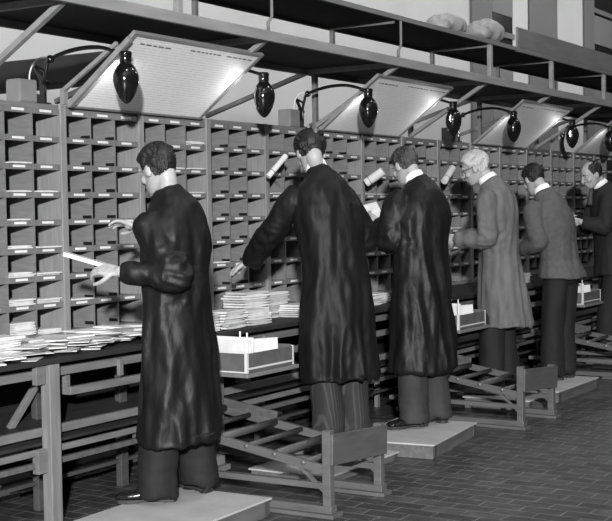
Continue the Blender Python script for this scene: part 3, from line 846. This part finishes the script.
    rg = []
    for z, rx, ry, off in prof:
        c = ax(z).copy(); c.z = z; q = ring(c + fv * off, rx * W, ry * W, 40)
        tl = .55 * max(0, min(1, (z - (Nz - .15)) / .15))
        rg.append([p - up * (p - c).dot(fv) * tl for p in q])
    c = ax(hem).copy(); c.z = hem
    rg.append(ring(c, (.195 + fl_) * W - .022, (.145 + fl_ * .8) * W - .022, 40))
    c2 = c.copy(); c2.z = hem + .05
    rg.append(ring(c2, (.195 + fl_) * W - .04, (.145 + fl_ * .8) * W - .04, 40))
    b.rings(rg)
    slv = P.get('slv', 1.0)
    for (sh, el, wr) in arms:
        cuff = wr + (el - wr).normalized() * .01
        s0 = sh + (neck - sh) * .25
        b.tube([s0, sh + (el - sh) * .12, sh.lerp(el, .55), el, el.lerp(cuff, .5), cuff], [.07, .080 * slv, .076 * slv, .073 * slv, .066 * slv, .055 * slv], 20, rounded=False)
        b.ell(sh + V((0, 0, -.005)), (.075, .075, .07))
        b.ell(el, (.071 * slv,) * 3)
    # turned-down collar
    col = []
    for k in range(13):
        a = math.pi * (.5 + (k - 6) / 6 * .80) + math.pi
        col.append(neck + V((0, 0, -.002)) + rv * .073 * math.cos(a) + fv * (.068 * math.sin(a) + .004) + up * (.018 - .045 * (1 + math.sin(a)) * .9))
    b.tube(col, .016, 10)
    me = remesh(b, P.get('cvox', .0105), 4)
    amp = P.get('amp', 1.0)
    elb = [a[1] for a in arms]; seed = P.get('seed', 0)
    NR = [v.normal.copy() for v in me.vertices]
    for v in me.vertices:
        co_ = v.co.copy(); nrm = NR[v.index]
        t = max(0, min(1, (Nz - .12 - co_.z) / (Nz - .12 - hem)))
        da = min((co_ - e).length for e in elb)
        ws = max(0, 1 - da / .22)
        q = V((co_.x * 9 + seed * 3.1, co_.y * 9, co_.z * 1.3 + seed))
        fold = ridg(noise.noise(q) * 1.3) * .6 + noise.noise(V((q.x * 2.2, q.y * 2.2, q.z * 1.8))) * .7 - .2
        d = fold * (.010 + .020 * t) * amp * (1 - ws * .6)
        q2 = V((co_.x * 11, co_.y * 11, co_.z * 19 + seed))
        d += ridg(noise.noise(q2) * 1.4) * .013 * ws * amp
        q3 = V((co_.x * 11 + 9, co_.y * 11, co_.z * 6 + seed))
        d += noise.noise(q3) * .010 * amp + ridg(noise.noise(V((co_.x * 17, co_.y * 17, co_.z * 9 + seed)))) * .003 * amp
        edge = 1 if co_.z > hem + .02 else .6
        if co_.z < hem + .15:
            cc = ax(co_.z); rad = V((co_.x - cc.x, co_.y - cc.y, 0))
            if nrm.dot(rad) < 0 and rad.length < (.195 + fl_) * W: d = 0
        nc = co_ + nrm * d * edge
        if co_.z < hem + .05: nc.z += noise.noise(V((co_.x * 5, co_.y * 5, seed))) * .02
        v.co = nc
    co2 = link(P['garment'], me, M[P['coat']], root, smooth=True)
    # ---- shirt collar
    if P.get('collar'):
        rr = []
        cn = neck + fv * .012
        for dz, r in ((-.015, .068), (.022, .060), (.034, .0575), (.034, .0535), (-.015, .058)):
            c = cn + (nb - neck).normalized() * dz * 1.15 + up * dz * .2
            rr.append([p - up * (p - c).dot(fv) * .6 for p in ring(c, r, r, 32)])
        MB().rings(rr).build('shirt_collar', M['shirt'], root, smooth=True)
    if P.get('tie'):
        c = neck + fv * .085
        MB().tube([c + up * .0, c + fv * .02 - up * .05, c + fv * .035 - up * .18], [.016, .018, .03], 10).build('tie', M['hair_brown'], root, smooth=True)
    # ---- trousers
    b = MB()
    b.rings([ring(hip + up * .06, .16, .11), ring(hip - up * .05, .165, .12), ring(hip - up * .12, .15, .11)])
    for i, ft in enumerate(feet):
        s = -1 if i == 0 else 1
        hj = hip + rv * s * .082 - up * .03; an = ft + up * .055; an2 = ft + up * .035
        kn = hj.lerp(an, .52) + fv * .02
        b.tube([hj, hj.lerp(kn, .5), kn, kn.lerp(an, .5), an, an2], [.10, .100, .094, .093, .097, .097], 24)
    me = remesh(b, .011, 3)
    NR = [v.normal.copy() for v in me.vertices]
    for v in me.vertices:
        co_ = v.co.copy(); t = max(0, min(1, (.45 - co_.z) / .4))
        q = V((co_.x * 12 + seed, co_.y * 12, co_.z * 5)); v.co = co_ + NR[v.index] * (noise.noise(q) * .010 + ridg(noise.noise(V((co_.x * 7, co_.y * 7, co_.z * 16)))) * .006 * t)
    link('trousers', me, M[P['trousers']], root, smooth=True)
    # ---- shoes
    for i, ft in enumerate(feet):
        a = fdir[i]; f2 = V((math.cos(a), math.sin(a), 0)); r2 = V((f2.y, -f2.x, 0))
        b = MB(); rr = []
        for u, w, h0, h1 in ((-.085, .022, .012, .05), (-.075, .034, .012, .085), (-.02, .036, .012, .088), (.04, .038, .012, .078), (.09, .045, .012, .064), (.14, .047, .012, .056), (.18, .040, .012, .050), (.20, .026, .014, .038)):
            c = ft + f2 * u; rr.append([c + r2 * w * math.cos(t) * (1.0) + up * ((h0 + h1) / 2 + (h1 - h0) / 2 * math.sin(t)) for t in [2 * math.pi * k / 20 for k in range(20)]])
        b.rings(rr)
        sh = link('shoe', remesh(b, .006, 2), M['shoe'], root, smooth=True)
        b = MB()
        o = [(-.09, .0), (-.08, .028), (-.03, .032), (.03, .034), (.09, .046), (.14, .048), (.185, .036), (.205, .0), (.185, -.036), (.14, -.048), (.09, -.046), (.03, -.034), (-.03, -.032), (-.08, -.028)]
        b.rings([[ft + f2 * u + r2 * w + up * .010 for u, w in o], [ft + f2 * u + r2 * w + up * .020 for u, w in o]])
        b.rings([[ft + f2 * u + r2 * w * .95 + up * .001 for u, w in o if u < -.02] , [ft + f2 * u + r2 * w * .95 + up * .012 for u, w in o if u < -.02]])
        b.rings([[ft + f2 * u + r2 * w * .95 + up * .001 for u, w in o if u > .06] , [ft + f2 * u + r2 * w * .95 + up * .012 for u, w in o if u > .06]])
        b.build('sole', M['sole'], sh)
    if P.get('glasses'):
        g = MB()
        for s in (-1, 1):
            g.tube([Hm @ V((s * .031 + .022 * math.cos(t), .098, -.002 + .019 * math.sin(t))) for t in [2 * math.pi * k / 14 for k in range(15)]], .0018, 6, smooth=False)
            g.tube([Hm @ V((s * .053, .098, .004)), Hm @ V((s * .078, .05, .006)), Hm @ V((s * .083, .0, .006)), Hm @ V((s * .082, -.018, -.008))], .0018, 6)
        g.tube([Hm @ V((-.009, .098, .0)), Hm @ V((0, .103, .004)), Hm @ V((.009, .098, .0))], .0018, 6)
        g.build('glasses', M['wire'], root)
    return root

people = [
 dict(label='leftmost man, dark wavy hair, long black coat, holding letters and sorting', base=(4.80, 3.72, .09), yaw=90, sw=.165, shz=.02,
      neck=(4.81, 3.815, 1.550), hip=(4.79, 3.76, 1.02), head=(4.805, 3.875, 1.690), hyaw=84, hpitch=18,
      lel=(4.645, 3.64, 1.175), lw=(4.51, 3.88, 1.205), rel=(5.03, 3.95, 1.28), rw=(4.99, 4.15, 1.40),
      lh=((-.35, 1, .15), (.5, 0, -.6), .75), rh=((-.3, 1, .35), (-.3, -.2, -1), .5),
      lf=(4.66, 3.80, .09), rf=(4.965, 3.78, .09), fdir=(125, 72), hem=.37, flare=.035, sway=(-.02, -.02, 0), amp=1.1, coat='satin', garment='coat', trousers='trouser', hair='hair_dark', hthick=.017, wave=1, vox=.0042, seed=8.4, slv=.95),
 dict(label='tall second man from behind, dark tousled hair, long black coat, reaching left', base=(6.27, 3.70, .05), yaw=62,
      neck=(6.29, 3.865, 1.680), hip=(6.25, 3.72, 1.08), head=(6.295, 3.92, 1.820), hyaw=50, hpitch=28, shz=.02, sw=.175, bw=1.04, hs=1.0,
      lel=(6.14, 4.12, 1.34), lw=(6.25, 4.34, 1.175), rel=(6.60, 3.72, 1.30), rw=(6.56, 3.93, 1.30),
      lh=((.15, 1, -.35), (0, -.3, -1), .5), rh=((0, 1, 0), (-1, 0, 0), .7),
      lf=(6.13, 3.72, .05), rf=(6.36, 3.68, .05), fdir=(75, 50), hem=.50, flare=.04, amp=1.05, coat='satin2', garment='coat', trousers='stripe', hair='hair_dark', hthick=.026, collar=1, seed=2),
 dict(label='third man, cropped dark hair, long black coat, holding a letter', base=(7.20, 3.68, .09), yaw=75,
      neck=(7.365, 3.765, 1.635), hip=(7.25, 3.68, 1.02), head=(7.38, 3.86, 1.768), hyaw=72, hpitch=22, sw=.19, bw=1.04,
      lel=(7.13, 3.84, 1.28), lw=(7.31, 4.02, 1.385), rel=(7.62, 3.92, 1.30), rw=(7.55, 4.12, 1.38),
      lh=((.1, 1, .5), (.9, 0, .1), .8), rh=((-.5, 1, .2), (-1, -.2, 0), .7),
      lf=(7.08, 3.66, .09), rf=(7.33, 3.62, .09), fdir=(150, 60), hem=.43, flare=.05, amp=1.15, coat='satin', garment='coat', trousers='trouser_m', hair='hair_brown', hthick=.010, collar=1, seed=3, slv=1.15),
 dict(label='grey-haired man with glasses in long grey coat', base=(8.52, 3.70, .09), yaw=100,
      neck=(8.49, 3.74, 1.655), hip=(8.58, 3.70, 1.03), head=(8.455, 3.85, 1.780), hyaw=104, hpitch=20, sw=.18,
      lel=(8.33, 3.70, 1.26), lw=(8.34, 3.96, 1.25), rel=(8.72, 3.84, 1.27), rw=(8.60, 4.05, 1.25),
      lh=((.2, 1, 0), (1, 0, 0), .8), rh=((-.3, 1, 0), (-1, 0, 0), .8),
      lf=(8.42, 3.72, .09), rf=(8.68, 3.70, .09), fdir=(110, 80), hem=.59, flare=.075, sway=(.05, -.02, 0), amp=.9, coat='greycoat', garment='coat', trousers='trouser', hair='hair_grey', hthick=.020, collar=1, glasses=1, seed=4, bw=1.02),
 dict(label='fifth man from behind, dark hair, short grey jacket and dark trousers', base=(9.66, 3.68, .09), yaw=80,
      neck=(9.635, 3.77, 1.575), hip=(9.72, 3.66, .98), head=(9.66, 3.87, 1.708), hyaw=60, hpitch=26, sw=.18,
      lel=(9.47, 3.76, 1.20), lw=(9.62, 3.99, 1.13), rel=(9.93, 3.88, 1.20), rw=(9.85, 4.10, 1.15),
      lh=((.2, 1, -.1), (1, 0, 0), .8), rh=((-.3, 1, 0), (-1, 0, 0), .8),
      lf=(9.56, 3.68, .09), rf=(9.76, 3.66, .09), fdir=(95, 75), hem=.90, flare=.045, sway=(.06, -.03, 0), amp=.5, coat='jacket', garment='jacket', trousers='trouser', hair='hair_dark', hthick=.016, collar=1, seed=5),
 dict(label='balding man at the right edge in black suit, looking at papers in his hands', base=(11.02, 3.70, .09), yaw=125,
      neck=(11.0, 3.75, 1.645), hip=(11.08, 3.68, 1.00), head=(10.90, 3.82, 1.775), hyaw=142, hpitch=22, sw=.19, bw=1.05,
      lel=(10.80, 3.66, 1.30), lw=(10.74, 3.86, 1.345), rel=(11.12, 3.96, 1.28), rw=(10.86, 4.05, 1.33),
      lh=((-.1, 1, .1), (1, 0, .3), .8), rh=((-1, .5, .1), (-.2, -1, 0), .7),
      lf=(10.92, 3.70, .09), rf=(11.15, 3.74, .09), fdir=(140, 110), hem=.85, flare=.03, amp=.5, coat='suit', garment='suit_jacket', trousers='trouser', hair='hair_dark', hthick=.009, bald=1, collar=1, tie=1, seed=6),
]
for i, (dx, dy) in ((3, (.18, .075)), (5, (.2, .07))):
    for k in ('base', 'neck', 'hip', 'head', 'lel', 'lw', 'rel', 'rw', 'lf', 'rf'):
        a = people[i][k]; people[i][k] = (a[0] + dx, a[1] + dy, a[2])
for P in people: person(P)

# held letters
def held(c, d, w, wid, t, n, label, tiltn=(0, 0, 1)):
    d = V(d).normalized(); nn = V(tiltn); nn = (nn - d * nn.dot(d)).normalized(); s = nn.cross(d)
    for k in range(n):
        cc = V(c) + nn * k * t * 1.05
        b = MB(); b.beam(-d * w / 2, d * w / 2, wid, t, nn)
        o = b.build('letter', M['paper']); o.location = cc
        tag(o, label, 'letter', 'letters held in hands')
held((4.49, 4.065, 1.252), (-.12, .17, .065), .22, .11, .0045, 4, 'white letter in the bundle held in the first man\'s left hand')
held((7.40, 4.13, 1.47), (.6, .6, .5), .20, .12, .003, 1, 'white letter held up in the third man\'s hand', (-.6, -.2, .8))
held((10.94, 4.06, 1.40), (.5, .85, .1), .15, .10, .003, 1, 'small paper held in the balding man\'s hands', (-.4, -.2, .9))

# ------------------------------------------------------------------ light
def area(name, loc, to, size, e, sy=None):
    l = bpy.data.lights.new(name, 'AREA'); l.energy = e; l.size = size
    if sy: l.shape = 'RECTANGLE'; l.size_y = sy
    o = bpy.data.objects.new(name, l); COL.objects.link(o); o.location = loc
    o.rotation_euler = (V(to) - V(loc)).to_track_quat('-Z', 'Y').to_euler()
    return o
area('flash_light', (-3.57, -2.46, 3.15), (7, 4.3, 1.3), .30, 2500)
for x in (6, 10, 14, 18, 22, 26):
    area('rear_wall_fill', (x, 5.6, 6.3), (x, 9, 4), 1.6, 210)  # added fill that brightens the back wall; no fixtures modelled
for x in (4, 9, 14):
    area('aisle_fill', (x, 1.8, 6.2), (x, 3.6, 1), 1.0, 70)  # added fill over the aisle, evens out the flash falloff; no known fixture

w = bpy.data.worlds.new('world'); S.world = w; w.use_nodes = True
w.node_tree.nodes['Background'].inputs[0].default_value = (1, 1, 1, 1)
w.node_tree.nodes['Background'].inputs[1].default_value = .03
S.view_settings.view_transform = 'Standard'; S.view_settings.look = 'None'
S.view_settings.exposure = 0; S.view_settings.gamma = 1; S.view_settings.use_curve_mapping = False
